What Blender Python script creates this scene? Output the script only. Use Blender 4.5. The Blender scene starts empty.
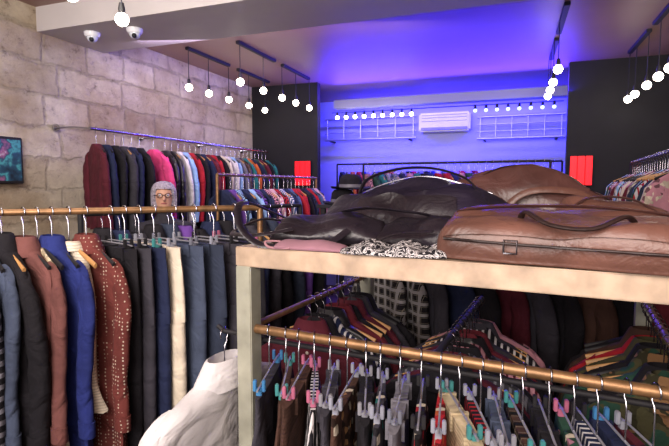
import bpy, math, random
from math import sin, cos, pi, radians, copysign
from mathutils import Vector, Matrix, noise
random.seed(7)
S=bpy.context.scene
COL=S.collection
try:
    S.view_settings.view_transform='Standard'
except Exception: pass

# ------------------------------------------------------------ colours / materials
def lin(h):
    h=h.lstrip('#'); o=[]
    for i in (0,2,4):
        c=int(h[i:i+2],16)/255
        o.append(c/12.92 if c<=.04045 else ((c+.055)/1.055)**2.4)
    return (*o,1)
C={'black':'1a181d','charcoal':'38363e','navy':'1f2642','dark denim':'2e3546','faded denim':'414a5e','blue denim':'46587c','royal blue':'222c68','light blue':'8fb2d8',
'maroon':'521c28','red':'a3202b','burgundy':'62222c','rust':'64302c','terracotta':'6c4440','brown':'463028','tan':'96704c','beige':'b9a98a',
'cream':'d2c6b2','white':'cfcbcc','pink':'d8467f','dusty pink':'b98390','purple':'5f3b86','lilac':'a895c8','olive':'45422c','green':'2a4a3c',
'teal':'2c7474','grey':'6e6c74','orange':'c0602f','yellow':'c2a24a'}
MATS={}
def newmat(name):
    m=bpy.data.materials.new(name); m.use_nodes=True
    nt=m.node_tree; b=nt.nodes['Principled BSDF']; return m,nt,b
def N(nt,t,**k):
    n=nt.nodes.new(t)
    for a,v in k.items(): setattr(n,a,v)
    return n
def ramp(nt,fac,stops,interp='LINEAR'):
    r=N(nt,'ShaderNodeValToRGB'); r.color_ramp.interpolation=interp
    e=r.color_ramp.elements
    while len(e)<len(stops): e.new(.5)
    for i,(p,c) in enumerate(stops): e[i].position=p; e[i].color=c
    nt.links.new(fac,r.inputs[0]); return r.outputs[0]
def dim(c,f): return (min(c[0]*f,1),min(c[1]*f,1),min(c[2]*f,1),1)
def fabric(col,pattern='solid',col2='black'):
    key=(col,pattern,col2)
    if key in MATS: return MATS[key]
    m,nt,b=newmat('fabric_%s_%s'%(col,pattern)); c=lin(C[col]); c2=lin(C[col2]); L=nt.links
    tc=N(nt,'ShaderNodeTexCoord'); o=tc.outputs['Object']
    nz=N(nt,'ShaderNodeTexNoise'); nz.inputs['Scale'].default_value=9; nz.inputs['Detail'].default_value=5; L.new(o,nz.inputs['Vector'])
    base=ramp(nt,nz.outputs['Fac'],[(.25,dim(c,.72)),(.7,dim(c,1.15))])
    def wave(axis,sc,thr,soft=.02):
        w=N(nt,'ShaderNodeTexWave'); w.bands_direction=axis; w.inputs['Scale'].default_value=sc; L.new(o,w.inputs['Vector'])
        return ramp(nt,w.outputs['Fac'],[(thr,(0,0,0,1)),(thr+soft,(1,1,1,1))])
    def mix(f,a,bcol):
        x=N(nt,'ShaderNodeMix',data_type='RGBA'); L.new(f,x.inputs[0]); L.new(a,x.inputs[6])
        if isinstance(bcol,tuple): x.inputs[7].default_value=bcol
        else: L.new(bcol,x.inputs[7])
        return x.outputs[2]
    out=base; rough=.88
    if pattern=='striped': out=mix(wave('X',14,.7),base,c2)
    elif pattern=='banded': out=mix(wave('Z',8,.6),base,c2)
    elif pattern=='plaid':
        d2=dim(c2,.45)
        out=mix(wave('X',5.5,.8),base,d2); out=mix(wave('Z',5.5,.8),out,d2)
        out=mix(wave('X',11,.985),out,dim(lin(C['cream']),.4)); out=mix(wave('Z',11,.985),out,dim(lin(C['cream']),.4))
    elif pattern=='printed':
        v=N(nt,'ShaderNodeTexVoronoi'); v.inputs['Scale'].default_value=70; v.inputs['Randomness'].default_value=.25; L.new(o,v.inputs['Vector'])
        out=mix(ramp(nt,v.outputs['Distance'],[(.2,(.6,.6,.6,1)),(.27,(0,0,0,1))]),base,c2)
    elif pattern=='camouflage':
        v=N(nt,'ShaderNodeTexNoise'); v.inputs['Scale'].default_value=13; v.inputs['Detail'].default_value=1.5; L.new(o,v.inputs['Vector'])
        out=ramp(nt,v.outputs['Fac'],[(0,dim(lin(C['green']),.8)),(.42,c),(.52,dim(c,.45)),(.58,dim(lin(C['tan']),.6))],'CONSTANT')
    elif pattern=='floral':
        v=N(nt,'ShaderNodeTexVoronoi'); v.inputs['Scale'].default_value=45; L.new(o,v.inputs['Vector'])
        sp=N(nt,'ShaderNodeSeparateColor'); L.new(v.outputs['Color'],sp.inputs[0])
        out=ramp(nt,sp.outputs[0],[(0,c),(.45,c2),(.6,c),(.75,dim(c,.3)),(.92,dim(lin(C['cream']),.7))],'CONSTANT')
    elif pattern=='paisley':
        v=N(nt,'ShaderNodeTexNoise'); v.inputs['Scale'].default_value=34; v.inputs['Detail'].default_value=2; v.inputs['Distortion'].default_value=2.5; L.new(o,v.inputs['Vector'])
        out=ramp(nt,v.outputs['Fac'],[(0,c),(.5,c2),(.56,c),(.62,c2),(.66,c)],'CONSTANT')
    elif pattern=='knitted':
        w=N(nt,'ShaderNodeTexWave'); w.bands_direction='Z'; w.inputs['Scale'].default_value=30; w.inputs['Distortion'].default_value=3; L.new(o,w.inputs['Vector'])
        out=mix(ramp(nt,w.outputs['Fac'],[(0,(.6,.6,.6,1)),(.6,(0,0,0,1))]),base,dim(c,.45))
    elif pattern=='leather': rough=.38
    elif pattern=='satin': rough=.45
    elif pattern=='sequinned':
        v=N(nt,'ShaderNodeTexVoronoi'); v.inputs['Scale'].default_value=90; L.new(o,v.inputs['Vector'])
        sp=N(nt,'ShaderNodeSeparateColor'); L.new(v.outputs['Color'],sp.inputs[0])
        out=ramp(nt,sp.outputs[0],[(0,dim(c,.5)),(.5,c),(.8,dim(c,1.3))],'CONSTANT'); rough=.35
    L.new(out,b.inputs['Base Color']); b.inputs['Roughness'].default_value=rough
    b.inputs['Specular IOR Level'].default_value=.25 if rough>.5 else .5
    n2=N(nt,'ShaderNodeTexNoise'); n2.inputs['Scale'].default_value=160 if rough>.5 else 40; L.new(o,n2.inputs['Vector'])
    n3=N(nt,'ShaderNodeTexNoise'); n3.inputs['Scale'].default_value=9; n3.inputs['Distortion'].default_value=1.5; L.new(o,n3.inputs['Vector'])
    bp=N(nt,'ShaderNodeBump'); bp.inputs['Strength'].default_value=.25; bp.inputs['Distance'].default_value=.004
    b3=N(nt,'ShaderNodeBump'); b3.inputs['Strength'].default_value=.55; b3.inputs['Distance'].default_value=.03
    L.new(n3.outputs['Fac'],b3.inputs['Height']); L.new(b3.outputs[0],bp.inputs['Normal'])
    L.new(n2.outputs['Fac'],bp.inputs['Height']); L.new(bp.outputs[0],b.inputs['Normal'])
    MATS[key]=m; return m
def simple(name,hexc,rough=.5,metal=0,emit=None,es=1,noise_amt=.15,nscale=12,bump=0,coat=0):
    if name in MATS: return MATS[name]
    m,nt,b=newmat(name); c=lin(hexc); L=nt.links
    tc=N(nt,'ShaderNodeTexCoord'); nz=N(nt,'ShaderNodeTexNoise'); nz.inputs['Scale'].default_value=nscale; nz.inputs['Detail'].default_value=4
    L.new(tc.outputs['Object'],nz.inputs['Vector'])
    L.new(ramp(nt,nz.outputs['Fac'],[(.3,dim(c,1-noise_amt)),(.7,dim(c,1+noise_amt))]),b.inputs['Base Color'])
    b.inputs['Roughness'].default_value=rough; b.inputs['Metallic'].default_value=metal; b.inputs['Coat Weight'].default_value=coat
    if emit: b.inputs['Emission Color'].default_value=lin(emit); b.inputs['Emission Strength'].default_value=es
    if bump:
        bp=N(nt,'ShaderNodeBump'); bp.inputs['Strength'].default_value=bump; bp.inputs['Distance'].default_value=.01
        L.new(nz.outputs['Fac'],bp.inputs['Height']); L.new(bp.outputs[0],b.inputs['Normal'])
    MATS[name]=m; return m
def stone():
    m,nt,b=newmat('limestone_blocks'); L=nt.links
    tc=N(nt,'ShaderNodeTexCoord'); sp=N(nt,'ShaderNodeSeparateXYZ'); L.new(tc.outputs['Object'],sp.inputs[0])
    cb=N(nt,'ShaderNodeCombineXYZ'); L.new(sp.outputs[1],cb.inputs[0]); L.new(sp.outputs[2],cb.inputs[1])
    nd=N(nt,'ShaderNodeTexNoise'); nd.inputs['Scale'].default_value=3.2; nd.inputs['Detail'].default_value=8; nd.inputs['Roughness'].default_value=.8; L.new(cb.outputs[0],nd.inputs['Vector'])
    sc=N(nt,'ShaderNodeVectorMath',operation='SCALE'); sc.inputs['Scale'].default_value=.17; L.new(nd.outputs['Color'],sc.inputs[0])
    ad=N(nt,'ShaderNodeVectorMath',operation='ADD'); L.new(cb.outputs[0],ad.inputs[0]); L.new(sc.outputs[0],ad.inputs[1])
    br=N(nt,'ShaderNodeTexBrick'); L.new(ad.outputs[0],br.inputs['Vector']); br.inputs['Scale'].default_value=1
    br.inputs['Brick Width'].default_value=.42; br.inputs['Row Height'].default_value=.25; br.inputs['Mortar Size'].default_value=.02
    br.inputs['Mortar Smooth'].default_value=1; br.inputs['Color1'].default_value=lin('efe6d6'); br.inputs['Color2'].default_value=lin('cbbeac'); br.inputs['Mortar'].default_value=lin('d8cdbe')
    br.squash=1.6; br.squash_frequency=2; br.offset=.43
    n1=N(nt,'ShaderNodeTexNoise'); n1.inputs['Scale'].default_value=8; n1.inputs['Detail'].default_value=13; n1.inputs['Roughness'].default_value=.8; L.new(cb.outputs[0],n1.inputs['Vector'])
    n0=N(nt,'ShaderNodeTexNoise'); n0.inputs['Scale'].default_value=1.6; n0.inputs['Detail'].default_value=5; L.new(cb.outputs[0],n0.inputs['Vector'])
    mx=N(nt,'ShaderNodeMix',data_type='RGBA',blend_type='MULTIPLY'); mx.inputs[0].default_value=1
    L.new(br.outputs['Color'],mx.inputs[6]); L.new(ramp(nt,n1.outputs['Fac'],[(.32,(.25,.2,.18,1)),(.44,(.85,.82,.8,1)),(.65,(1.05,1.04,1.0,1))]),mx.inputs[7])
    m2=N(nt,'ShaderNodeMix',data_type='RGBA',blend_type='MULTIPLY'); m2.inputs[0].default_value=1
    L.new(mx.outputs[2],m2.inputs[6]); L.new(ramp(nt,n0.outputs['Fac'],[(.38,(.7,.62,.52,1)),(.55,(1.05,1.05,1.05,1))]),m2.inputs[7])
    L.new(m2.outputs[2],b.inputs['Base Color']); b.inputs['Roughness'].default_value=.9
    mt=N(nt,'ShaderNodeMath',operation='MULTIPLY_ADD'); L.new(br.outputs['Fac'],mt.inputs[0]); mt.inputs[1].default_value=-.28; L.new(n1.outputs['Fac'],mt.inputs[2])
    bp=N(nt,'ShaderNodeBump'); bp.inputs['Strength'].default_value=1; bp.inputs['Distance'].default_value=.06
    L.new(mt.outputs[0],bp.inputs['Height']); L.new(bp.outputs[0],b.inputs['Normal']); return m
def planks():
    m,nt,b=newmat('wooden_floorboards'); L=nt.links
    tc=N(nt,'ShaderNodeTexCoord'); br=N(nt,'ShaderNodeTexBrick'); L.new(tc.outputs['Object'],br.inputs['Vector'])
    br.inputs['Scale'].default_value=1; br.inputs['Brick Width'].default_value=1.4; br.inputs['Row Height'].default_value=.12; br.inputs['Mortar Size'].default_value=.003
    br.inputs['Color1'].default_value=lin('5d4536'); br.inputs['Color2'].default_value=lin('483429'); br.inputs['Mortar'].default_value=lin('1a1310')
    L.new(br.outputs['Color'],b.inputs['Base Color']); b.inputs['Roughness'].default_value=.5; return m

# ------------------------------------------------------------ mesh builder
class MB:
    def __init__(s): s.v=[]; s.f=[]
    def add(s,v,f):
        o=len(s.v); s.v+=[tuple(x) for x in v]; s.f+=[tuple(i+o for i in q) for q in f]; return s
    def loft(s,rings,cap=True):
        n=len(rings[0]); v=[p for r in rings for p in r]; f=[]
        for j in range(len(rings)-1):
            for i in range(n):
                a=j*n+i; b=j*n+(i+1)%n; f.append((a,b,b+n,a+n))
        if cap: f.append(tuple(range(n-1,-1,-1))); f.append(tuple(range((len(rings)-1)*n,len(rings)*n)))
        return s.add(v,f)
    def box(s,a,b,bev=0):
        x0,y0,z0=a; x1,y1,z1=b
        if not bev:
            v=[(x0,y0,z0),(x1,y0,z0),(x1,y1,z0),(x0,y1,z0),(x0,y0,z1),(x1,y0,z1),(x1,y1,z1),(x0,y1,z1)]
            return s.add(v,[(3,2,1,0),(4,5,6,7),(0,1,5,4),(1,2,6,5),(2,3,7,6),(3,0,4,7)])
        import bmesh
        bm=bmesh.new(); bmesh.ops.create_cube(bm,size=1)
        for q in bm.verts: q.co=((x0+x1)/2+q.co.x*(x1-x0),(y0+y1)/2+q.co.y*(y1-y0),(z0+z1)/2+q.co.z*(z1-z0))
        bmesh.ops.bevel(bm,geom=bm.edges[:],offset=bev,segments=2,affect='EDGES')
        bm.verts.index_update(); s.add([q.co[:] for q in bm.verts],[[q.index for q in f.verts] for f in bm.faces]); bm.free(); return s
    def tube(s,pts,r,n=8,ry=None,closed=False):
        pts=[Vector(p) for p in pts]; rings=[]; up=None; m=len(pts)
        for i,p in enumerate(pts):
            t=(pts[min(i+1,m-1)]-pts[max(i-1,0)]).normalized()
            if up is None:
                up=Vector((0,0,1)) if abs(t.z)<.9 else Vector((0,1,0))
            u=(up-t*up.dot(t)).normalized(); w=t.cross(u); up=u
            rr=r[i] if isinstance(r,(list,tuple)) else r
            r2=ry if ry else rr
            rings.append([p+u*rr*cos(2*pi*k/n)+w*r2*sin(2*pi*k/n) for k in range(n)])
        return s.loft(rings)
    def sphere(s,c,r,nu=16,nv=10,sx=1,sy=1,sz=1):
        rings=[]
        for j in range(1,nv):
            a=-pi/2+pi*j/nv
            rings.append([(c[0]+r*sx*cos(a)*cos(2*pi*i/nu),c[1]+r*sy*cos(a)*sin(2*pi*i/nu),c[2]+r*sz*sin(a)) for i in range(nu)])
        return s.loft(rings)
    def mesh(s,name,smooth=True):
        me=bpy.data.meshes.new(name); me.from_pydata(s.v,[],s.f); me.update()
        me.materials.append(None)
        if smooth:
            me.polygons.foreach_set('use_smooth',[True]*len(me.polygons))
            try: me.set_sharp_from_angle(angle=radians(60))
            except Exception: pass
        return me
def obj(name,me,mat=None,loc=(0,0,0),rot=(0,0,0),parent=None,label=None,cat=None,group=None,kind=None,scale=None):
    o=bpy.data.objects.new(name,me); COL.objects.link(o); o.location=loc; o.rotation_euler=rot
    if scale: o.scale=scale
    if parent: o.parent=parent
    if mat is not None and me is not None:
        o.material_slots[0].link='OBJECT'; o.material_slots[0].material=mat
    if label: o['label']=label
    if cat: o['category']=cat
    if group: o['group']=group
    if kind: o['kind']=kind
    return o
def struct(name,a,b,mat,label,cat='wall'):
    return obj(name,MB().box(a,b).mesh(name,False),mat,kind='structure',label=label,cat=cat)

# ------------------------------------------------------------ setting
plaster=simple('brown_ceiling_paint','907068',.5,noise_amt=.04,nscale=3)
greyp=simple('grey_white_paint','b8b2b2',.55,noise_amt=.04,nscale=4)
whitep=simple('wall_paint_blue_light_tint','b0b4d8',.6,noise_amt=.04,nscale=3)  # white paint with some of the blue light put into its colour
blackp=simple('black_matt_paint','15151c',.75,noise_amt=.15,nscale=5)
struct('wall_left',(-3.7,-1.5,0),(-3.5,7.7,3.07),stone(),'rough limestone block wall, pale and uneven')
struct('wall_right',(3.2,-1.5,0),(3.4,7.7,3.07),blackp,'dark painted side wall of the shop')
struct('wall_back',(-3.5,7.6,0),(3.2,7.7,3.07),whitep,'white end wall with blue light partly tinted into its paint')
struct('wall_front',(-3.5,-1.6,0),(3.2,-1.5,3.07),greyp,'white painted wall at the shop entrance')
struct('wall_partition_left',(-3.5,6.1,0),(-2.5,6.2,3.07),blackp,'matt black partition panel beside the stone wall')
struct('wall_partition_right',(.55,6.1,0),(3.2,6.2,3.07),blackp,'matt black partition panel up to the ceiling')
struct('floor',(-3.7,-1.6,-.1),(3.4,7.7,0),planks(),'dark wooden floorboards','floor')
struct('ceiling',(-3.7,-1.6,3.07),(3.4,7.7,3.17),plaster,'mauve brown painted smooth ceiling','ceiling')
struct('trim_1',(-3.5,2.81,2.885),(3.2,3.45,3.07),greyp,'pale grey dropped ceiling beam','beam')
struct('trim_2',(-2.5,6.72,2.81),(3.2,6.9,2.93),whitep,'white lintel beam with blue light tinted into its paint','beam')
struct('baseboard_left',(-3.5,-1.5,0),(-3.48,6.1,.1),blackp,'low dark baseboard under the stone wall','baseboard')

brass=simple('brass_tube','8c6a48',.42,.6,noise_amt=.3,nscale=30)
goldp=simple('worn_gold_paint','b09a84',.5,.15,noise_amt=.28,nscale=14,bump=.15)
sage=simple('worn_sage_paint','a0a090',.5,.2,noise_amt=.2,nscale=14,bump=.15)
chrome=simple('chrome_wire','b9b9c0',.25,1,noise_amt=.05)
satinm=simple('satin_steel','9a9aa2',.5,.5,noise_amt=.05)
blackm=simple('black_metal','17161b',.7,0,noise_amt=.1)
woodh=simple('hanger_wood','b98a55',.45,noise_amt=.2,nscale=25)
blackpl=simple('black_plastic','161519',.6,noise_amt=.1)
whitepl=simple('white_plastic','dcdce2',.4,noise_amt=.03)

# ------------------------------------------------------------ garments
def interp(lv,n):
    out=[]
    for a,b in zip(lv[:-1],lv[1:]):
        k=max(1,int(abs(b[0]-a[0])/n))
        for i in range(k):
            t=i/k; out.append(tuple(a[j]+(b[j]-a[j])*t for j in range(4)))
    out.append(lv[-1]); return out
def ring(hw,t,z,fold,k,ph,n=28,cx=0):
    p=[]
    for i in range(n):
        a=2*pi*i/n; c=cos(a); s=sin(a); x=hw*copysign(abs(c)**.85,c)
        zz=z+.006*sin(9*a+ph)*min(1,fold*60)
        p.append((cx+x,t*copysign(abs(s)**.75,s)+fold*sin(k*x+ph+z*2)+.35*fold*sin(2.3*k*x+ph*2),zz))
    return p
def garment(kind,seed):
    rnd=random.Random(str((kind,seed))); ph=rnd.uniform(0,6); k=rnd.uniform(26,42); parts=[]
    T={'shirt':.022,'jacket':.03,'coat':.036,'jumper':.028,'dress':.022,'vest':.026}.get(kind,.02)
    Ln={'shirt':.78,'jacket':.72,'coat':1.08,'jumper':.68,'dress':1.1,'vest':.62,'trousers':1.12,'skirt':.62}[kind]*rnd.uniform(.93,1.05)
    b=MB()
    if kind in('trousers','skirt'):
        if kind=='skirt':
            lv=interp([(-.118,.165,.012,0),(-.16,.172,.016,.003),(-.3,.2,.02,.012),(-.12-Ln,.235,.024,.022)],.04)
            b.loft([ring(h,t,z,f,k*1.3,ph,32) for z,h,t,f in lv])
        else:
            lv=interp([(-.118,.182,.014,0),(-.2,.192,.02,.003),(-.3,.198,.024,.004),(-.4,.2,.022,.004)],.04)
            b.loft([ring(h,t,z,f,k*.5,ph) for z,h,t,f in lv])
            for sx in(-1,1):
                lv=interp([(-.36,.094,.024,.001),(-.6,.088,.027,.005),(-.8,.082,.024,.006),(-.118-Ln,.086,.024,.005)],.05)
                b.loft([ring(h,t,z,f,k*.8,ph+sx,18,cx=sx*.1) for z,h,t,f in lv])
            parts.append(('waistband',MB().loft([ring(.186,.019,-.11,0,k,ph),ring(.187,.0195,-.15,0,k,ph)]).mesh('waistband')))
            for x in(-.12,0,.12): parts.append(('belt_loop',MB().box((x-.006,-.024,-.155),(x+.006,.024,-.106)).mesh('belt_loop',False)))
        return [('body',b.mesh(kind))]+parts
    hem=.24 if kind!='dress' else .26
    lv=[(-.088,.052,.03,0),(-.10,.07,.034,0),(-.125,.13,T*1.1,.001),(-.155,.19,T*1.1,.002),(-.178,.214,T,.003),(-.21,.222,T,.004),(-.32,.215,T,.008),
        (-.5,.205 if kind in('dress','coat') else .215,T,.011),(-.088-Ln,hem,T*1.15,.018)]
    if kind in('dress','vest'): lv=[(-.1,.05,.02,0),(-.115,.08,.02,0),(-.14,.125,T,.001),(-.2,.15,T,.003),(-.3,.19,T,.006),(-.5,.175,T,.01),(-.088-Ln,hem-.02,T*1.2,.02)]
    b.loft([ring(h,t,z,f,k,ph) for z,h,t,f in interp(lv,.04)])
    if kind not in('dress','vest'):
        sl={'shirt':.58,'jacket':.6,'coat':.66,'jumper':.6}[kind]; sw={'shirt':.042,'jacket':.05,'coat':.055,'jumper':.052}[kind]
        for sx in(-1,1):
            rs=[]; m=14; wv=rnd.uniform(0,6)
            for j in range(m+1):
                t=j/m; z=-.168-sl*t; cx=sx*(.196+.045*min(1,t*3.2)+.008*sin(t*6+wv)); cy=.014*sin(t*3+ph)
                hw=sw*(.8+.4*min(1,t*5))*(1-.3*t)*(1+.07*sin(t*24+wv))
                rs.append([(cx+hw*cos(2*pi*i/14)+.003*sin(17*t+i),cy+T*(1.0 if t>.1 else .7)*sin(2*pi*i/14)*(1+.1*sin(t*30+i)),z+(.03*(-sx*cos(2*pi*i/14)) if j==0 else 0)) for i in range(14)])
            b.loft(rs)
            if kind!='coat':
                zz=-.168-sl; hw=sw*.86*1.06
                cx=sx*(.241+.008*sin(6+wv)); cy=.014*sin(3+ph)
                parts.append(('cuff',MB().loft([[(cx+hw*q*cos(2*pi*i/14),cy+T*1.12*q*sin(2*pi*i/14),z) for i in range(14)] for z,q in((zz+.045,1.02),(zz-.01,1.0))]).mesh('cuff')))
    def sy(x,z,side=1):
        for q in range(len(lv)-1):
            if lv[q][0]>=z>=lv[q+1][0]:
                u=(z-lv[q][0])/(lv[q+1][0]-lv[q][0]); t=lv[q][2]*(1-u)+lv[q+1][2]*u; f=lv[q][3]*(1-u)+lv[q+1][3]*u; break
        else: t,f=T,0
        return side*t+f*sin(k*x+ph+z*2)+.35*f*sin(2.3*k*x+ph*2)
    if kind in('shirt','jacket','coat'):
        hgt=.03 if kind=='shirt' else .045
        cm=MB(); rs=[]
        for z,q in((-.112,1.35),(-.088+hgt*.5,1.0),(-.088+hgt,.92),(-.088+hgt*.9,1.08),(-.11,1.62),(-.128,1.7)):
            rs.append([(.056*q*cos(2*pi*i/20),.036*q*sin(2*pi*i/20)*(.9),z-(.012 if sin(2*pi*i/20)>.7 and q>1.5 else 0)) for i in range(20)])
        cm.loft(rs,False); parts.append(('collar',cm.mesh('collar')))
        m=14; z0=-.13; z1=-.085-Ln
        for nm,sd in(('placket',1),('back_seam',-1)):
            pk=MB(); pv=[]
            for j in range(m+1):
                z=z0+(z1-z0)*j/m; wd=.014 if sd==1 else .003
                for x in(-wd,wd): pv.append((x,sy(x,z,sd)+sd*.003,z))
            pk.add(pv,[(2*j,2*j+1,2*j+3,2*j+2) for j in range(m)]); parts.append((nm,pk.mesh(nm)))
        for j in range(5):
            z=z0-.04+(z1-z0+.08)*j/5; parts.append(('button',MB().sphere((0,sy(0,z,1)+.004,z),.007,8,5,1,.4,1).mesh('button')))
    elif kind in('jumper','vest'):
        parts.append(('neckband',MB().loft([[(.06*q*cos(2*pi*i/20),.036*q*sin(2*pi*i/20),z) for i in range(20)] for z,q in((-.115,1.45),(-.085,1.08),(-.08,.95))],False).mesh('neckband')))
    return [('body',b.mesh(kind))]+parts
GC={}
KW={'shirt':'long-sleeved shirt','jacket':'jacket','coat':'long coat','jumper':'knit jumper','dress':'dress','vest':'sleeveless vest','trousers':'trousers','skirt':'skirt'}
btnmat=simple('pale_button','b8ada0',.4)
DROP=.03
def put_garment(kind,col,pat,loc,rz,place,group,detail=True,col2='black',scale=None,tilt=0):
    key=(kind,random.randint(0,3))
    if key not in GC: GC[key]=garment(*key)
    P=GC[key]; mat=fabric(col,pat,col2)
    pw='' if pat=='solid' else pat+' '
    o=obj(kind,P[0][1],mat,(loc[0],loc[1],loc[2]-DROP),(tilt,0,rz),label=('%s %s%s hanging %s'%(col,pw,KW[kind],place)),cat=kind,group=group,scale=scale)
    if detail:
        for n,me in P[1:]:
            obj(n,me,btnmat if n=='button' else mat,parent=o)
    return o
def hook_pts(r=.019,top=-.125):
    p=[(0,0,top),(0,0,top+.03),(0,0,-.05),(.003,0,-.036),(.013,0,-.025)]
    for a in range(-50,215,22): p.append((r*cos(radians(a)),0,r*sin(radians(a))))
    return p
hookm=MB().tube(hook_pts(),.0021,6).mesh('hook')
def arms():
    b=MB(); p=[]
    for i in range(17):
        x=-.2+.4*i/16; p.append((x,0,-.097-.062*(abs(x)/.2)**1.3-.004*(1-abs(x)/.2)))
    b.tube(p,.011,8,ry=.006); return b
woodhanger=arms().mesh('wooden_hanger')
clipbar=MB().tube([(-.155,0,-.098),(-.1,0,-.095),(.1,0,-.095),(.155,0,-.098)],.003,6).mesh('clip_hanger')
clipm=MB().box((-.009,-.008,-.135),(.009,.008,-.098),.002).box((-.007,-.018,-.108),(.007,-.008,-.075),.002).box((-.007,.008,-.108),(.007,.018,-.075),.002).mesh('clip',False)
clipcols=[simple('blue_clip','3f78a8',.3),simple('clear_clip','8a8c98',.3),satinm,simple('teal_clip','3f8080',.3),simple('grey_clip','6a6c78',.3),blackpl,simple('pink_clip','a8607a',.3),simple('clear_clip','8a8c98',.3)]
def put_hanger(kind,loc,rz,place,group):
    l=(loc[0],loc[1],loc[2]-DROP)
    if kind in('trousers','skirt'):
        o=obj('clip_hanger',clipbar,satinm,l,(0,0,rz),label='metal clip hanger with small clips %s'%place,cat='hanger',group=group)
        m=random.choice(clipcols)
        for sx in(-1,1): obj('clip',clipm,m,(sx*.128,0,0),parent=o)
    else:
        w=random.random()<.35
        o=obj('clothes_hanger',woodhanger,woodh if w else blackpl,l,(0,0,rz),label='%s clothes hanger %s'%('pale wooden' if w else 'black plastic',place),cat='hanger',group=group)
    obj('hook',hookm,chrome,(0,0,DROP),parent=o)
def rail_fill(p0,p1,z,specs,yaw,place,detail=True,jit=3,t_list=None,scale=None):
    p0=Vector(p0);p1=Vector(p1); d=p1-p0; ang=math.atan2(d.y,d.x)+pi/2+radians(yaw)
    n=len(specs)
    for i,s in enumerate(specs):
        t=(i+.5)/n if t_list is None else t_list[i]
        kind,col,pat=s[:3]; c2=s[3] if len(s)>3 else 'cream'
        p=p0+d*t; rz=ang+radians(random.uniform(-jit,jit))
        if len(s)>4: rz=ang+radians(s[4])
        elif t_list is None: p=p+d*random.uniform(-.12,.12)/n
        put_garment(kind,col,pat,(p.x,p.y,z),rz,place,'clothes '+place,detail,c2,scale)
        put_hanger(kind,(p.x,p.y,z),rz,place,'hangers '+place)
def rail(name,p0,p1,z,mat,r=.013,ups=True,label=''):
    e=obj(name,None,loc=(p0[0],p0[1],0),label=label,cat='clothes rail' if not ups else 'clothes rack')
    d=Vector((p1[0]-p0[0],p1[1]-p0[1],0)); L=d.length; e.rotation_euler=(0,0,math.atan2(d.y,d.x))
    obj('rail',MB().tube([(0,0,z),(L,0,z)],r,12).mesh('rail'),mat,parent=e)
    if ups:
        for x in(0,L):
            obj('upright',MB().tube([(x,0,.05),(x,0,z)],r,12).mesh('upright'),mat,parent=e)
            obj('foot',MB().tube([(x,-.25,.075),(x,.25,.075)],r,10).mesh('foot'),mat,parent=e)
            for y in(-.23,.23): obj('wheel',MB().tube([(x-.012,y,.032),(x+.012,y,.032)],.032,14).mesh('wheel'),blackm,parent=e)
    else:
        m=4
        for i in range(m):
            x=.03+(L-.06)*i/(m-1)
            obj('bracket',MB().tube([(x,0,z),(x,.2,z+.02),(x,.36,z+.02),(x,.375,z+.02),(x,.395,z+.02)],[.008,.008,.008,.03,.03],10).mesh('bracket'),mat,parent=e)
    return e

# rack near left
A1=Vector((-2.05,.923)); B1=Vector((-1.05,1.888))
def onr(t): return ((-1.742+.448*t-A1.x)/(B1.x-A1.x))
rail('clothing_rack',A1,B1,1.6,brass,label='brass tube clothing rack packed with shirts and jeans')
sp=[('jumper','charcoal','solid'),('shirt','blue denim','striped','white'),('dress','black','printed','white'),('jumper','charcoal','solid'),('jacket','black','solid'),('jumper','black','banded','grey'),('shirt','faded denim','solid'),('jacket','black','solid'),
('shirt','terracotta','solid'),('dress','beige','sequinned'),('shirt','royal blue','solid'),('vest','cream','knitted'),('shirt','rust','printed','cream'),
('trousers','black','solid'),('trousers','charcoal','solid'),('trousers','navy','solid'),('trousers','cream','solid'),('trousers','faded denim','solid'),('trousers','dark denim','solid'),('trousers','charcoal','solid'),('trousers','black','solid')]
tt=[-.62,-.54,-.45,-.36,-.27,-.19,-.1,-.0,.11,.18,.255,.345,.44,.58,.66,.745,.835,.96,1.09,1.22,1.36]
rail_fill(A1,B1,1.6,sp,28,'on the brass rack',t_list=[onr(t) for t in tt],jit=2)
# rack behind it
rail('clothing_rack',(-1.95,1.75),(-1.38,3.05),1.56,blackm,label='black tube clothing rack of dark garments')
kc=['black','navy','charcoal','black','dark denim','purple','black','navy']
rail_fill((-1.93,1.8),(-1.4,3.0),1.56,[(['jacket','shirt','jumper','coat'][i%4],kc[i%8],'solid') for i in range(15)],8,'on the black rack')

# wall rail
wc=[('jacket','maroon','solid'),('jacket','navy','solid'),('jacket','black','solid'),('coat','charcoal','solid'),('jacket','navy','solid'),('jacket','black','solid'),('coat','pink','solid','cream',14),('jacket','black','leather'),('jacket','black','leather'),
('shirt','white','solid'),('jacket','light blue','solid'),('jacket','red','solid'),('jacket','black','solid'),('jacket','navy','solid'),('coat','burgundy','solid'),('jacket','red','solid'),('jacket','black','solid'),
('shirt','cream','solid'),('shirt','white','solid'),('shirt','light blue','solid'),('jacket','grey','solid'),('jacket','brown','leather'),('jumper','teal','solid'),('jacket','orange','solid'),('jacket','navy','solid'),
('jacket','green','solid'),('jacket','burgundy','solid'),('jacket','black','solid'),('shirt','teal','solid')]
ts=[]; y=0
for i in range(len(wc)):
    ts.append(y); y+= (.17 if i==5 else .15 if i==6 else .09)
rail('wall_rail',(-3.1,2.9),(-3.1,5.8),2.14,chrome,ups=False,label='chrome clothes rail bracketed to the stone wall')
rail_fill((-3.1,2.96),(-3.1,5.74),2.14,wc,-30,'on the wall rail',detail=False,t_list=[q/ts[-1] for q in ts])

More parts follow.
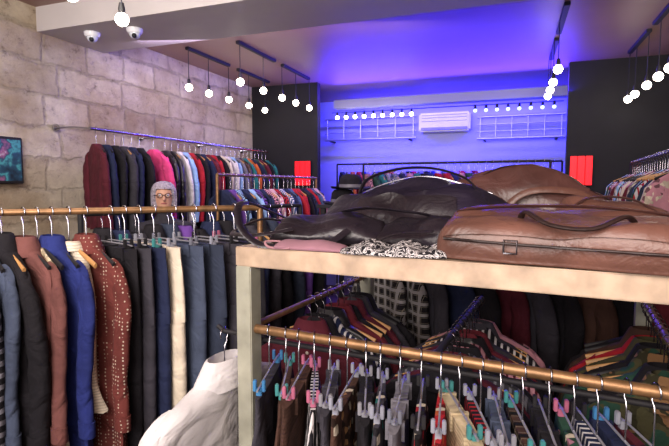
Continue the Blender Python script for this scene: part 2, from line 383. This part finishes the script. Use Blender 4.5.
# middle racks
allc=['blue denim','purple','navy','lilac','black','royal blue','red','charcoal','dusty pink','burgundy','teal','grey','orange','light blue','white','brown','green','maroon']
def mix(n,kinds,cs,pats=('solid','solid','solid','striped','printed','plaid')):
    return [(random.choice(kinds),random.choice(cs),random.choice(pats),random.choice(['white','black','cream','navy'])) for _ in range(n)]
rail('clothing_rack',(-2.15,3.2),(-2.15,5.2),1.78,brass,label='brass clothing rack of blue and purple tops')
rail_fill((-2.15,3.24),(-2.15,5.16),1.78,[('jacket','navy','solid'),('shirt','purple','solid')]+mix(18,['shirt','jumper','jacket'],['blue denim','purple','navy','lilac','royal blue','black','light blue','dusty pink','red'],('solid','solid','striped')),-32,'on the aisle rack',detail=False)
rail('clothing_rack',(-1.7,5.6),(.35,5.5),1.95,blackm,label='tall black clothing rack of mixed colourful tops')
rail_fill((-1.68,5.6),(.33,5.5),1.95,mix(24,['shirt','jumper','jacket'],allc),30,'on the tall cross rack',detail=False)
rail('clothing_rack',(-2.6,7.15),(.6,7.15),2.02,blackm,label='long black clothing rack against the end wall')
rail_fill((-2.55,7.15),(.55,7.15),2.02,mix(36,['shirt','jumper','jacket'],['blue denim','navy','purple','teal','white','black','red','orange','lilac','royal blue','charcoal']),30,'on the end wall rack',detail=False)
# right rack
rail('clothing_rack',(.92,3.15),(1.1,5.6),1.92,blackm,label='tall black rack of colourful shirts by the partition')
rc=[('shirt','dusty pink','floral','cream'),('shirt','cream','solid'),('shirt','dark denim','solid'),('shirt','white','striped','red'),('shirt','green','solid'),('shirt','light blue','striped','white'),('jacket','dark denim','solid'),('shirt','cream','floral','green'),('jumper','burgundy','solid')]
rail_fill((.92,3.2),(1.1,5.55),1.92,[rc[i%9] for i in range(24)],28,'on the tall rack',detail=False)
# coats behind near rack
rail('clothing_rack',(-.85,2.72),(.95,2.55),1.42,blackm,label='low black rack of coats and plaid shirts')
bc=[('coat','black','plaid','white'),('coat','black','plaid','white'),('jacket','charcoal','solid'),('jacket','navy','solid'),('coat','black','solid'),('jacket','maroon','solid'),('coat','charcoal','solid'),('jacket','black','solid'),('jacket','brown','solid'),('coat','black','solid'),('jacket','burgundy','solid'),('coat','navy','solid'),('jacket','olive','camouflage'),('jacket','black','solid')]
rail_fill((-.8,2.72),(.9,2.56),1.42,bc,52,'on the low rack',detail=False)

# ------------------------------------------------------------ near display rack
RZ=radians(-5.9); RO=Vector((-.774,1.313,0))
Rm=Matrix.Translation(RO)@Matrix.Rotation(RZ,4,'Z')
def R(p,q,z=0): return (Rm@Vector((p,q,z)))[:]
W=1.17; Dp=.98; ZT=1.51
rk=obj('display_rack',None,loc=RO,rot=(0,0,RZ),label='square gold metal display rack with slatted top',cat='clothes rack')
def bx(n,a,b,m,bev=.003): return obj(n,MB().box(a,b,bev).mesh(n,False),m,parent=rk)
h=.028; bt=.06
for x in(0,W):
    for y in(0,Dp): bx('post',(x-h,y-h,0),(x+h,y+h,ZT-bt),sage)
bx('beam',(-h,-h,ZT-bt),(W+h,h,ZT),goldp); bx('beam',(-h,Dp-h,ZT-bt),(W+h,Dp+h,ZT),goldp)
bx('beam',(-h,h,ZT-bt),(h,Dp-h,ZT),goldp); bx('beam',(W-h,h,ZT-bt),(W+h,Dp-h,ZT),goldp)
for i in range(7):
    y=.1+.13*i; bx('slat',(h,y-.02,ZT-.016),(W-h,y+.02,ZT-.002),simple('dark_slat','3a3036',.6),.002)
def rt(n,a,b,r=.013,m=brass): return obj(n,MB().tube([a,b],r,14).mesh(n),m,parent=rk)
rt('rail',(h,0,1.25),(W-h,0,1.25),.0145)
for x in(.0,.56,W):
    zz=1.2 if x==.56 else 1.25
    rt('rail',(x,h if x!=.56 else .05,zz),(x,Dp-h,zz),.011,brass if x!=.56 else blackm)
rt('crossbar',(.0,.05,1.2),(W,.05,1.2),.008,blackm)
obj('coat_peg',MB().tube([(-.02,.0,1.225),(-.1,0,1.225),(-.125,0,1.24)],.008,8).mesh('coat_peg'),blackm,parent=rk)
ff=[('skirt','charcoal','solid'),('skirt','brown','solid'),('trousers','brown','knitted'),('skirt','black','striped','white'),('trousers','charcoal','solid'),('skirt','brown','floral','tan'),('trousers','black','solid'),
('skirt','charcoal','floral','teal'),('trousers','grey','solid'),('skirt','black','floral','red'),('skirt','red','floral','orange'),('trousers','beige','knitted'),('skirt','black','striped','red'),('trousers','faded denim','solid'),
('skirt','brown','plaid','black'),('trousers','black','solid'),('skirt','green','floral','dusty pink'),('skirt','navy','striped','white'),('trousers','navy','solid'),('skirt','maroon','floral','yellow')]
p0=R(.05,0);p1=R(W-.06,0)
rail_fill(p0[:2],p1[:2],1.25,ff,20,'on the display rack front rail',scale=None,jit=9)
def side(x,z,cols,y0=.32,scale=None):
    a=R(x,y0);b=R(x,Dp-.05)
    rail_fill(a[:2],b[:2],z,cols,0,'inside the display rack',scale=scale)
side(0,1.25,[('jacket','maroon','solid'),('jacket','black','solid'),('shirt','navy','striped','white'),('jacket','black','leather'),('jacket','burgundy','solid'),('shirt','black','solid'),('jacket','maroon','solid'),('jacket','charcoal','solid'),('jacket','black','solid')],.37)
side(.56,1.2,[('jacket','black','solid'),('jacket','maroon','solid'),('shirt','charcoal','striped','grey'),('jacket','black','solid'),('shirt','dusty pink','striped','maroon'),('jacket','black','leather'),('jacket','burgundy','solid'),('jumper','charcoal','solid'),('shirt','black','striped','white'),('jacket','charcoal','solid'),('shirt','dusty pink','solid')],.3,(1.08,1,1))
side(W,1.25,[('jacket','olive','camouflage'),('jacket','black','solid'),('jumper','green','solid'),('jacket','olive','camouflage'),('jacket','black','solid'),('jacket','olive','solid'),('shirt','red','solid'),('jacket','brown','solid'),('jumper','black','solid')])
put_garment('coat','white','solid',R(-.1,0,1.215),RZ+pi/2,'from a peg on the display rack',None,True,scale=(1.4,1.25,1.0))
put_hanger('coat',R(-.1,0,1.215),RZ+pi/2,'on the display rack peg',None)

# ------------------------------------------------------------ bags
def leather(name,hexc,rough=.42,bs=.3):
    if name in MATS: return MATS[name]
    m,nt,b=newmat(name); c=lin(hexc); L=nt.links
    tc=N(nt,'ShaderNodeTexCoord'); nz=N(nt,'ShaderNodeTexNoise'); nz.inputs['Scale'].default_value=5; nz.inputs['Detail'].default_value=6; L.new(tc.outputs['Object'],nz.inputs['Vector'])
    L.new(ramp(nt,nz.outputs['Fac'],[(.3,dim(c,.5)),(.55,c),(.75,dim(c,1.4))]),b.inputs['Base Color'])
    v=N(nt,'ShaderNodeTexNoise'); v.inputs['Scale'].default_value=7; v.inputs['Detail'].default_value=3; v.inputs['Distortion'].default_value=2; L.new(tc.outputs['Object'],v.inputs['Vector'])
    g=N(nt,'ShaderNodeTexVoronoi'); g.inputs['Scale'].default_value=180; L.new(tc.outputs['Object'],g.inputs['Vector'])
    b0=N(nt,'ShaderNodeBump'); b0.inputs['Strength'].default_value=.15; b0.inputs['Distance'].default_value=.002; L.new(g.outputs['Distance'],b0.inputs['Height'])
    bp=N(nt,'ShaderNodeBump'); bp.inputs['Strength'].default_value=bs; bp.inputs['Distance'].default_value=.03; L.new(v.outputs['Fac'],bp.inputs['Height']); L.new(b0.outputs[0],bp.inputs['Normal']); L.new(bp.outputs[0],b.inputs['Normal'])
    b.inputs['Roughness'].default_value=rough; b.inputs['Specular IOR Level'].default_value=.5; MATS[name]=m; return m
def smooth_path(pts,closed=False,sub=6):
    P=[Vector(p) for p in pts]; Q=[]; n=len(P)
    for i in range(n if closed else n-1):
        if closed: a,b,c,d=P[(i-1)%n],P[i],P[(i+1)%n],P[(i+2)%n]
        else: a,b,c,d=P[max(i-1,0)],P[i],P[i+1],P[min(i+2,n-1)]
        for k in range(sub):
            u=k/sub; Q.append(.5*((2*b)+(c-a)*u+(2*a-5*b+4*c-d)*u*u+(3*b-a-3*c+d)*u**3))
    if not closed: Q.append(P[-1])
    return Q
def ribbon(pts,w,t=.003): return MB().tube(smooth_path(pts),t,8,ry=w)
def softbag(a,prof,seed,hf,amp=.012,off=0,rng=None,xr=(-1,1),nx=40,wr=.006,blunt=12):
    """leather bag: cross-section swept along its length; rng=(i0,i1) makes an open flap sheet lying on the body"""
    P=smooth_path([(0,y,z) for y,z in prof],True,5)
    cz=sum(p.z for p in P)/len(P); rings=[]
    idx=range(len(P)) if rng is None else range(rng[0],rng[1]+1)
    for i in range(nx+1):
        s=sin(pi/2*(-1+2*i/nx)) if rng is None else xr[0]+(xr[1]-xr[0])*i/nx
        s=max(-.999,min(.999,s)); e=(1-abs(s)**blunt)**.45; hh=hf(s); r=[]
        for q in idx:
            p=P[q]; y=p.y*(.7+.3*e); z=p.z*hh*(.4+.6*e)
            x=a*s
            nn=noise.noise_vector(Vector((x*5+seed,y*5,z*7)))
            wk=noise.noise(Vector((x*9+seed,(y+z)*26,seed)))*wr
            L=Vector((0,p.y,p.z-cz*.5)).normalized()
            z2=z+nn.z*amp*min(1,z/.04)+wk*min(1,z/.03)+max(0,L.z)*off
            r.append((x+nn.x*amp,y+nn.y*amp+L.y*off,max(0,z2)))
        rings.append(r)
    m=MB()
    if rng is None: return m.loft(rings)
    n=len(rings[0]); v=[p for r in rings for p in r]
    f=[(j*n+i,j*n+i+1,(j+1)*n+i+1,(j+1)*n+i) for j in range(nx) for i in range(n-1)]
    return m.add(v,f)
brn=leather('brown_leather','6a483e',.4); brn2=leather('chestnut_leather','563834',.36); blk=leather('black_leather','1e1921',.36); blk2=leather('navy_black_leather','1f1a2b',.4)
edge=leather('dark_edge_leather','2a1a18',.5)
zt=ZT+.001
def bag(name,mesh,mat,p,q,z,rot,label,parts=()):
    o=obj(name,mesh.mesh(name),mat,R(p,q,z),(0,0,RZ+rot),label=label,cat='bag',group='leather bags on the rack top')
    for n,me,mt in parts: obj(n,me.mesh(n),mt,parent=o)
    return o
# flat briefcase-like satchel with upright front edge
PS=[(-.14,0),(-.165,.012),(-.17,.05),(-.155,.085),(-.1,.1),(-.02,.108),(.07,.11),(.135,.09),(.15,.05),(.14,.008),(.05,0)]
hq=lambda s:1.06-.13*s-.06*abs(s)**2+.035*sin(5*s)
bag('satchel',softbag(.33,PS,1.3,hq,.012,wr=.01),brn,.93,.13,zt,radians(-5),'large creased brown leather satchel lying flat on the rack',
 [('flap',softbag(.33,PS,1.3,hq,.012,.007,(12,34),(-.93,.9),wr=.01,nx=30),brn),
  ('edge_binding',MB().tube(smooth_path([(-.3,-.172,.055),(-.15,-.186,.052),(0,-.188,.05),(.15,-.186,.048),(.29,-.172,.044)]),.0035,6),edge),
  ('handle',ribbon([(-.13,-.1,.108),(-.11,-.14,.125),(-.05,-.19,.1),(.03,-.19,.095),(.09,-.14,.12),(.11,-.1,.105)],.008,.005),edge),
  ('strap',ribbon([(-.31,0,.1),(-.27,-.07,.125),(-.12,-.03,.135),(.05,.03,.132),(.2,0,.115),(.3,.03,.09)],.011),brn2),
  ('buckle',MB().tube([(-.15,-.19,.03),(-.12,-.192,.03),(-.12,-.19,.06),(-.15,-.186,.06),(-.15,-.19,.03)],.003,6),chrome)])
PT=[(-.1,0),(-.115,.04),(-.1,.12),(-.055,.2),(-.015,.245),(.02,.24),(.06,.17),(.09,.08),(.095,.02),(.08,0),(0,0)]
hb_=lambda s:.98-.28*max(0,s)-.2*abs(s)**3+.04*sin(6*s+1)
bag('shoulder_bag',softbag(.3,PT,5.1,hb_,.018,wr=.014,blunt=7),brn2,.77,.61,zt,radians(3),'slouchy chestnut leather shoulder bag standing upright',
 [('flap',softbag(.3,PT,5.1,hb_,.018,.006,(8,24),(-.62,.62),wr=.014,blunt=7),brn2),
  ('strap',ribbon([(-.24,-.05,.18),(-.25,-.11,.1),(-.15,-.14,.04),(-.02,-.13,.16),(.12,-.1,.17),(.2,-.06,.14)],.011),brn),
  ('strap',ribbon([(-.26,-.03,.16),(-.1,-.02,.25),(.05,-.01,.24),(.24,-.02,.14)],.011),edge)])
bag('handbag',softbag(.17,[(y*.9,z*.55) for y,z in PT],8.1,hq,.012,blunt=7),brn,1.02,.4,zt,radians(-20),'small rust brown leather handbag behind the satchel',
 [('strap',ribbon([(-.13,-.02,.1),(-.06,-.05,.15),(.05,-.05,.15),(.13,-.02,.1)],.009),brn2)])
PO=[(-.15,0),(-.165,.035),(-.15,.085),(-.09,.15),(-.02,.19),(.04,.18),(.09,.12),(.13,.06),(.135,.02),(.11,0),(0,0)]
ho=lambda s:1.05-.36*abs(s)**2+.08*sin(4*s+.6)
bag('tote_bag',softbag(.37,PO,9.4,ho,.024,wr=.022,blunt=6),blk2,.43,.44,zt,radians(-4),'slumped black leather tote bag with looped handles',
 [('handle',ribbon([(-.22,-.15,.085),(-.2,-.2,.1),(-.1,-.23,.115),(.0,-.235,.11),(.08,-.21,.1),(.12,-.16,.08)],.012,.004),blk),
  ('handle',ribbon([(-.24,-.02,.15),(-.2,-.03,.21),(-.08,-.03,.245),(.05,-.03,.245),(.16,-.03,.21),(.2,-.02,.16)],.01,.004),blk),
  ('zip',MB().tube(smooth_path([(-.26,0,.15),(-.1,0,.205),(.05,0,.215),(.24,0,.16)]),.004,6),chrome),
  ('pocket',softbag(.37,PO,9.4,ho,.024,.007,(2,14),(-.5,.45),wr=.022,blunt=6),blk)])
PF=[(-.1,0),(-.12,.012),(-.118,.04),(-.07,.075),(0,.088),(.06,.08),(.1,.045),(.105,.015),(.09,0),(0,0)]
hf_=lambda s:1-.2*abs(s)**2+.08*sin(6*s)
bag('shoulder_bag',softbag(.2,PF,3.3,hf_,.016,wr=.012,blunt=8),blk,.18,.24,zt,radians(12),'small black leather shoulder bag with long strap',
 [('flap',softbag(.2,PF,3.3,hf_,.016,.006,(6,28),(-.85,.85),wr=.012,blunt=8),blk),
  ('strap',ribbon([(-.16,0,.07),(-.22,-.03,.1),(-.27,-.09,.13),(-.27,-.17,.12),(-.24,-.22,.06),(-.17,-.24,.012),(-.08,-.23,.008),(.02,-.2,.01),(.08,-.13,.05)],.012,.004),blk),
  ('strap',ribbon([(-.18,.02,.06),(-.25,.0,.07),(-.31,-.04,.05),(-.32,-.11,.03),(-.26,-.16,.03),(-.18,-.18,.035),(-.1,-.14,.05)],.011,.004),blk)])
bag('crossbody_bag',softbag(.17,PF,6.1,hf_,.016,wr=.012,blunt=8),blk2,.53,.24,zt,radians(-8),'flat black leather crossbody bag',
 [('flap',softbag(.17,PF,6.1,hf_,.016,.006,(6,28),(-.85,.85),wr=.012,blunt=8),blk),
  ('strap',ribbon([(-.16,-.02,.05),(-.2,-.08,.03),(-.15,-.15,.014),(-.05,-.16,.05),(.05,-.14,.06)],.009),blk)])
PP=[(y*.34,z*.3) for y,z in PF]
bag('pouch',softbag(.11,PP,2.2,hf_,.006,wr=.004,blunt=7),simple('dusty_pink_suede','8a6470',.95),.22,.01,zt,radians(6),'flat dusty pink suede pouch with drawstring',
 [('drawstring',ribbon([(-.1,0,.02),(-.14,-.02,.02),(-.12,-.03,.004),(-.05,-.04,.006)],.004),simple('pink_cord','9a7078',.8))])
PC=[(-.08,0),(-.09,.008),(-.075,.022),(-.03,.026),(0,.018),(.03,.026),(.07,.02),(.085,.008),(.075,0),(0,0)]
obj('scarf',softbag(.15,PC,4.2,lambda s:1+.35*sin(9*s),.016,wr=.014,blunt=5).mesh('scarf'),fabric('black','paisley','white'),R(.47,.05,zt),(0,0,RZ+.05),label='crumpled black and white patterned scarf on the rack',cat='scarf')

# ------------------------------------------------------------ lights: pendants
bulbw=simple('warm_white_bulb','fff2e0',.3,emit='fff0dc',es=26,noise_amt=0)
bulbb=simple('blue_white_bulb','e0e4ff',.3,emit='4a58ff',es=14,noise_amt=0)
tm=MB().box((-.022,-.38,-.03),(.022,.38,0),.004).mesh('track')
for x in(-3.08,-2.5,.34,1.08):
    for y in(4.48,5.43):
        obj('light_track',tm,blackm,(x,y,3.07),label='black lighting track fixed to the ceiling',cat='light track',group='ceiling light tracks')
PM={}
def pendant(x,y,z,top=3.04,r=.036,mat=bulbw,grp='pendant bulbs along the ceiling tracks',lab='glowing round bulb pendant on a black wire'):
    k=(round(top-z,3),r)
    if k not in PM:
        PM[k]=(MB().tube([(0,0,r+.05),(0,0,top-z)],.004,6).mesh('pendant_wire'),
               MB().tube([(0,0,r-.004),(0,0,r+.02),(0,0,r+.05)],[.016,.018,.012],10).mesh('socket'),
               MB().sphere((0,0,0),r,18,12).mesh('bulb'))
    w,s,b=PM[k]
    o=obj('pendant_lamp',w,blackpl,(x,y,z),label=lab,cat='pendant lamp',group=grp)
    obj('socket',s,blackpl,parent=o); obj('bulb',b,mat,parent=o)
for y in(4.15,4.49,4.88,5.33,5.74): pendant(-3.1,y,2.68)
for y in(4.14,4.6,5.04,5.41,5.82): pendant(-2.5,y,2.69)
for y in(4.5,5.05,5.45,5.8): pendant(.32,y,2.66)
for y in(4.37,4.68,5.05,5.5,5.8): pendant(1.08,y,2.58)
pendant(-1.94,2.05,2.56,3.07,.034); pendant(-2.1,1.89,2.65,3.07,.034)
for i in range(9): pendant(-2.42+.135*i,6.66,2.67,2.74,.026,bulbw,'festoon bulbs under the lintel','small glowing festoon bulb under the lintel')
for i in range(8): pendant(-.5+.135*i,6.66,2.67,2.74,.024,bulbb,'festoon bulbs under the lintel','small blue festoon bulb under the lintel')
obj('festoon_cable',MB().tube([(-2.5,6.66,2.74),(-2,6.66,2.735),(-1,6.66,2.74),(.55,6.66,2.735)],.006,6).mesh('festoon_cable'),blackpl,label='black cable carrying the festoon bulbs',cat='cable')

# ------------------------------------------------------------ back wall things
ac=obj('air_conditioner',MB().box((-.38,-.2,0),(.38,0,.28),.025).mesh('air_conditioner',False),whitepl,(-1.0,7.6,2.5),label='white wall-mounted air conditioner above the racks',cat='air conditioner')
obj('louvre',MB().box((-.34,-.215,.02),(.34,-.19,.06),.004).mesh('louvre',False),simple('grey_plastic','8a8a95',.5),parent=ac)
for z in(.15,.2,.24): obj('grille',MB().box((-.33,-.206,z),(.33,-.198,z+.006)).mesh('grille',False),simple('grey_plastic','8a8a95',.5),parent=ac)
alu=simple('aluminium_tube','b9bcc8',.35,.6,noise_amt=.05)
def ladder(x0,x1,z0,z1):
    L=x1-x0; H=z1-z0
    o=obj('ladder',None,None,(x0,7.4,z0),label='aluminium lattice ladder mounted sideways on the wall',cat='ladder',group='wall-mounted ladders')
    for z,r in((0,.018),(H,.018),(H*.33,.01),(H*.66,.01)): obj('side_rail',MB().tube([(0,0,z),(L,0,z)],r,8).mesh('side_rail'),alu,parent=o)
    n=6
    for i in range(n): obj('rung',MB().tube([(.04+(L-.08)*i/(n-1),0,0),(.04+(L-.08)*i/(n-1),0,H)],.012,8).mesh('rung'),alu,parent=o)
    for x in(.1,L-.1): obj('bracket',MB().box((x-.015,0,-.03),(x+.015,.2,-.01)).mesh('bracket',False),blackm,parent=o)
ladder(-2.9,-1.42,2.42,2.75); ladder(-.52,.64,2.37,2.68)
redm=simple('red_glow_panel','c01020',.4,emit='ff1018',es=2.6,noise_amt=.05)
for x,z in((-2.7,1.86),(.7,1.86)):
    o=obj('light_box',MB().box((-.12,-.05,-.17),(.12,0,.17),.008).mesh('light_box',False),blackm,(x,6.1,z),label='glowing red light box on the black partition',cat='light box',group='red light boxes')
    for a,b in((-.11,-.045),(-.035,.035),(.045,.11)): obj('panel',MB().box((a,-.058,-.16),(b,-.05,.16)).mesh('panel',False),redm,parent=o)

def screenmat():
    m,nt,b=newmat('screen_picture'); L=nt.links
    tc=N(nt,'ShaderNodeTexCoord'); v=N(nt,'ShaderNodeTexNoise'); v.inputs['Scale'].default_value=9; v.inputs['Detail'].default_value=6; L.new(tc.outputs['Object'],v.inputs['Vector'])
    o=ramp(nt,v.outputs['Fac'],[(.3,lin('0c1420')),(.45,lin('1c3a50')),(.52,lin('3a7c84')),(.58,lin('20304a')),(.66,lin('7a4a68')),(.72,lin('9ab8c0'))])
    L.new(o,b.inputs['Base Color']); L.new(o,b.inputs['Emission Color']); b.inputs['Emission Strength'].default_value=.5; return m
t=obj('television',MB().box((0,-.28,-.17),(.05,.28,.17),.006).mesh('television',False),blackpl,(-3.5,2.33,1.88),label='small black television showing a picture',cat='television')
obj('screen',MB().box((.05,-.262,-.15),(.053,.262,.15)).mesh('screen',False),screenmat(),parent=t)
for x,y in((-3.12,2.98),(-2.74,3.02)):
    o=obj('security_camera',MB().tube([(0,0,0),(0,0,-.02),(0,0,-.035)],[.06,.058,.05],20).mesh('security_camera'),whitepl,(x,y,2.885),label='white dome security camera on the ceiling beam',cat='security camera',group='dome security cameras')
    obj('dome',MB().sphere((0,0,-.035),.042,18,10).mesh('dome'),simple('smoky_dome','c8ccd6',.12),parent=o)
    obj('lens',MB().sphere((.02,-.028,-.06),.018,12,8).mesh('lens'),blackpl,parent=o)

# hats on stand
tb=obj('display_table',None,loc=(-1.15,4.15,0),label='tall dark display table piled with hats',cat='table')
obj('table_top',MB().box((-.45,-.28,1.5),(.45,.28,1.53),.004).mesh('table_top',False),blackm,parent=tb)
for x in(-.4,.4):
    for y in(-.24,.24): obj('leg',MB().box((x-.02,y-.02,0),(x+.02,y+.02,1.5)).mesh('leg',False),blackm,parent=tb)
hb=MB(); rs=[]
for r,z in((.165,.0),(.17,.008),(.1,.016),(.096,.05),(.09,.1),(.07,.125),(.03,.135)):
    rs.append([(r*1.1*cos(2*pi*i/24),r*sin(2*pi*i/24)*.95,z+(.02*abs(cos(2*pi*i/24))**3 if r>.12 else 0)) for i in range(24)])
hm=hb.loft(rs).mesh('hat'); band=MB().loft([[(.1105*cos(2*pi*i/24),.0955*sin(2*pi*i/24),z) for i in range(24)] for z in(.018,.045)],False).mesh('hat_band')
hc=['black','charcoal','black','burgundy','black','black']
for i,(x,y,z) in enumerate([(-.27,-.1,0),(.1,-.1,0),(-.08,.13,.0),(.27,.12,0),(-.2,-.08,.13)]):
    o=obj('hat',hm,fabric(hc[i],'solid'),(-1.15+x,4.15+y,1.531+z),(0,0,i),label='%s felt brimmed hat on the display table'%hc[i],cat='hat',group='hats on the display table')
    obj('hat_band',band,fabric('maroon' if i%2 else 'grey','satin'),parent=o)

# ------------------------------------------------------------ person
PX,PY=-2.66,3.2
def person():
    v=[(0,0,.92),(0,0,1.1),(0,0,1.3),(0,0,1.4),(0,-.005,1.47),(0,-.01,1.53)]
    r=[.14,.12,.13,.08,.05,.05]; e=[(0,1),(1,2),(2,3),(3,4),(4,5)]
    def ch(start,pts,rad):
        prev=start
        for p,q in zip(pts,rad): v.append(p); r.append(q); e.append((prev,len(v)-1)); prev=len(v)-1
        return prev
    for s in(-1,1):
        ch(0,[(s*.1,0,.84),(s*.1,-.02,.48),(s*.1,.01,.09),(s*.11,-.12,.04)],[.095,.06,.042,.035])
        w=ch(2,[(s*.19,0,1.36),(s*.23,.02,1.1),(s*.22,-.12,.9),(s*.215,-.16,.86)],[.055,.042,.028,.024])
        for k,dx in enumerate((-.024,-.008,.008,.024)):
            l=.05+.01*(k in(1,2)); ch(w,[(s*.215+dx,-.19,.835),(s*.215+dx,-.19-l*.5,.8),(s*.215+dx,-.2-l*.4,.77)],[.009,.008,.007])
        ch(w,[(s*.18,-.17,.85),(s*.165,-.2,.83)],[.01,.008])
    me=bpy.data.meshes.new('person'); me.from_pydata(v,e,[]); me.materials.append(None)
    o=obj('person',me,fabric('charcoal','solid'),(PX,PY,.01),(0,0,radians(40)),label='person in dark top and glasses with grey bobbed hair',cat='person')
    o.modifiers.new('s','SKIN'); o.modifiers.new('u','SUBSURF').levels=2
    if o.data.skin_vertices:
        sk=o.data.skin_vertices[0].data
        for i,q in enumerate(r): sk[i].radius=(q,q*.8 if i<4 else q)
        sk[0].use_root=True
    skin=simple('skin','cf9c84',.55,noise_amt=.06,nscale=20)
    hd=MB(); rs=[]; H=1.60
    prof=[(-.115,.03,-.02),(-.105,.048,-.012),(-.08,.058,-.006),(-.05,.066,-.002),(-.02,.071,0),(.02,.074,.002),(.05,.073,.004),(.08,.062,.006),(.1,.045,.008),(.112,.02,.01)]
    for z,w,cy in prof:
        rs.append([(w*cos(2*pi*i/28),w*1.22*sin(2*pi*i/28)+cy,H+z) for i in range(28)])
    hd.loft(rs); hd.tube([(0,0,1.5),(0,0,1.42)],.05,14)
    hd.tube([(0,-.085,H+.012),(0,-.1,H-.01),(0,-.106,H-.026),(0,-.09,H-.034)],[.006,.009,.012,.008],8)
    for s in(-1,1): hd.sphere((s*.074,.005,H-.005),.022,10,8,.35,.7,1.2)
    obj('head',hd.mesh('head'),skin,parent=o)
    for s in(-1,1):
        obj('eye',MB().sphere((s*.03,-.08,H+.008),.011,10,8).mesh('eye'),whitepl,parent=o)
        obj('iris',MB().sphere((s*.03,-.0885,H+.008),.005,8,6).mesh('iris'),blackpl,parent=o)
    obj('mouth',MB().tube([(-.024,-.077,H-.058),(0,-.086,H-.056),(.024,-.077,H-.058)],[.002,.005,.002],8).mesh('mouth'),simple('lips','a05555',.5),parent=o)
    hr=MB(); rs=[]
    for z,w,b in((-.12,.085,.08),(-.08,.1,.1),(-.03,.102,.108),(.02,.1,.11),(.045,.098,.11),(.06,.094,.108),(.09,.08,.095),(.112,.055,.065),(.122,.02,.025)):
        rr=[]
        for i in range(40):
            a=2*pi*i/40; x=w*cos(a); y=b*sin(a)+.01
            if sin(a)<0 and z<.06: y=max(y,-.035-.05*max(0,min(1,(z-.0)/.06))*abs(cos(a)))
            rr.append((x*(1+.035*sin(i*2.7)),y+.005*sin(i*3.1),H+z))
        rs.append(rr)
    hr.loft(rs); obj('hair',hr.mesh('hair'),simple('grey_hair','9d95a2',.6,noise_amt=.5,nscale=70,bump=.6),parent=o)
    g=MB()
    for s in(-1,1):
        g.tube([(s*.031+.021*cos(a*pi/8),-.1,H+.006+.018*sin(a*pi/8)) for a in range(17)],.003,6)
        g.tube([(s*.052,-.1,H+.01),(s*.074,-.06,H+.008),(s*.078,.01,H+.006)],.003,6)
    g.tube([(-.01,-.101,H+.008),(.01,-.101,H+.008)],.003,6)
    obj('glasses',g.mesh('glasses'),blackpl,parent=o)
person()

# ------------------------------------------------------------ lighting
def area(name,loc,target,size,sy,power,col):
    l=bpy.data.lights.new(name,'AREA'); l.shape='RECTANGLE'; l.size=size; l.size_y=sy; l.energy=power; l.color=col
    o=bpy.data.objects.new(name,l); COL.objects.link(o); o.location=loc
    o.rotation_euler=(Vector(target)-Vector(loc)).to_track_quat('-Z','Y').to_euler(); return o
area('key_light',(-.9,-.5,2.9),(-.3,1.8,1.1),1.6,.8,58,(1,.92,.87))
area('front_fill',(-.6,-1.2,1.8),(-.2,2,1.2),2.0,1.0,44,(1,.9,.86))  # unseen fill added in front to brighten the display rack interior
area('left_light',(-1.9,1.2,2.9),(-3.4,2.6,2.0),1.2,.6,46,(1,.92,.86))
area('ceiling_fill',(-.3,-.6,2.2),(-.3,3.6,3.07),2.5,.6,58,(1,.84,.74))  # added fill from behind the camera, lifts the ceiling brightness
area('mid_fill',(-1.8,3.6,2.86),(-2.3,5.2,1.3),2.4,.3,30,(.85,.66,1))  # unseen purple fill tucked behind the beam to light the mid racks
area('right_fill',(1.6,3.6,2.86),(1.4,5.0,1.3),1.0,.3,14,(1,.85,.85))  # added fill behind the beam for the right rack, no fixture there
area('blue_wall_light',(-.9,7.0,2.98),(-.9,7.6,2.0),3.2,.1,170,(.04,.03,1))
area('blue_ceiling_light',(-.9,6.1,2.75),(-.9,5.9,3.07),3.0,.15,95,(.03,.008,1))
area('blue_rack_light',(-.9,6.5,2.95),(-.9,4.9,1.5),3.0,.2,40,(.12,.05,1))
w=bpy.data.worlds.new('world'); S.world=w; w.use_nodes=True
w.node_tree.nodes['Background'].inputs[0].default_value=(.5,.4,.6,1); w.node_tree.nodes['Background'].inputs[1].default_value=.3

# ------------------------------------------------------------ camera
cd=bpy.data.cameras.new('camera'); cd.sensor_width=36; cd.lens=26; cd.clip_start=.05
co=bpy.data.objects.new('camera',cd); COL.objects.link(co); co.location=(0,0,1.7)
co.rotation_euler=(radians(90-4.5),0,radians(20.3)); S.camera=co
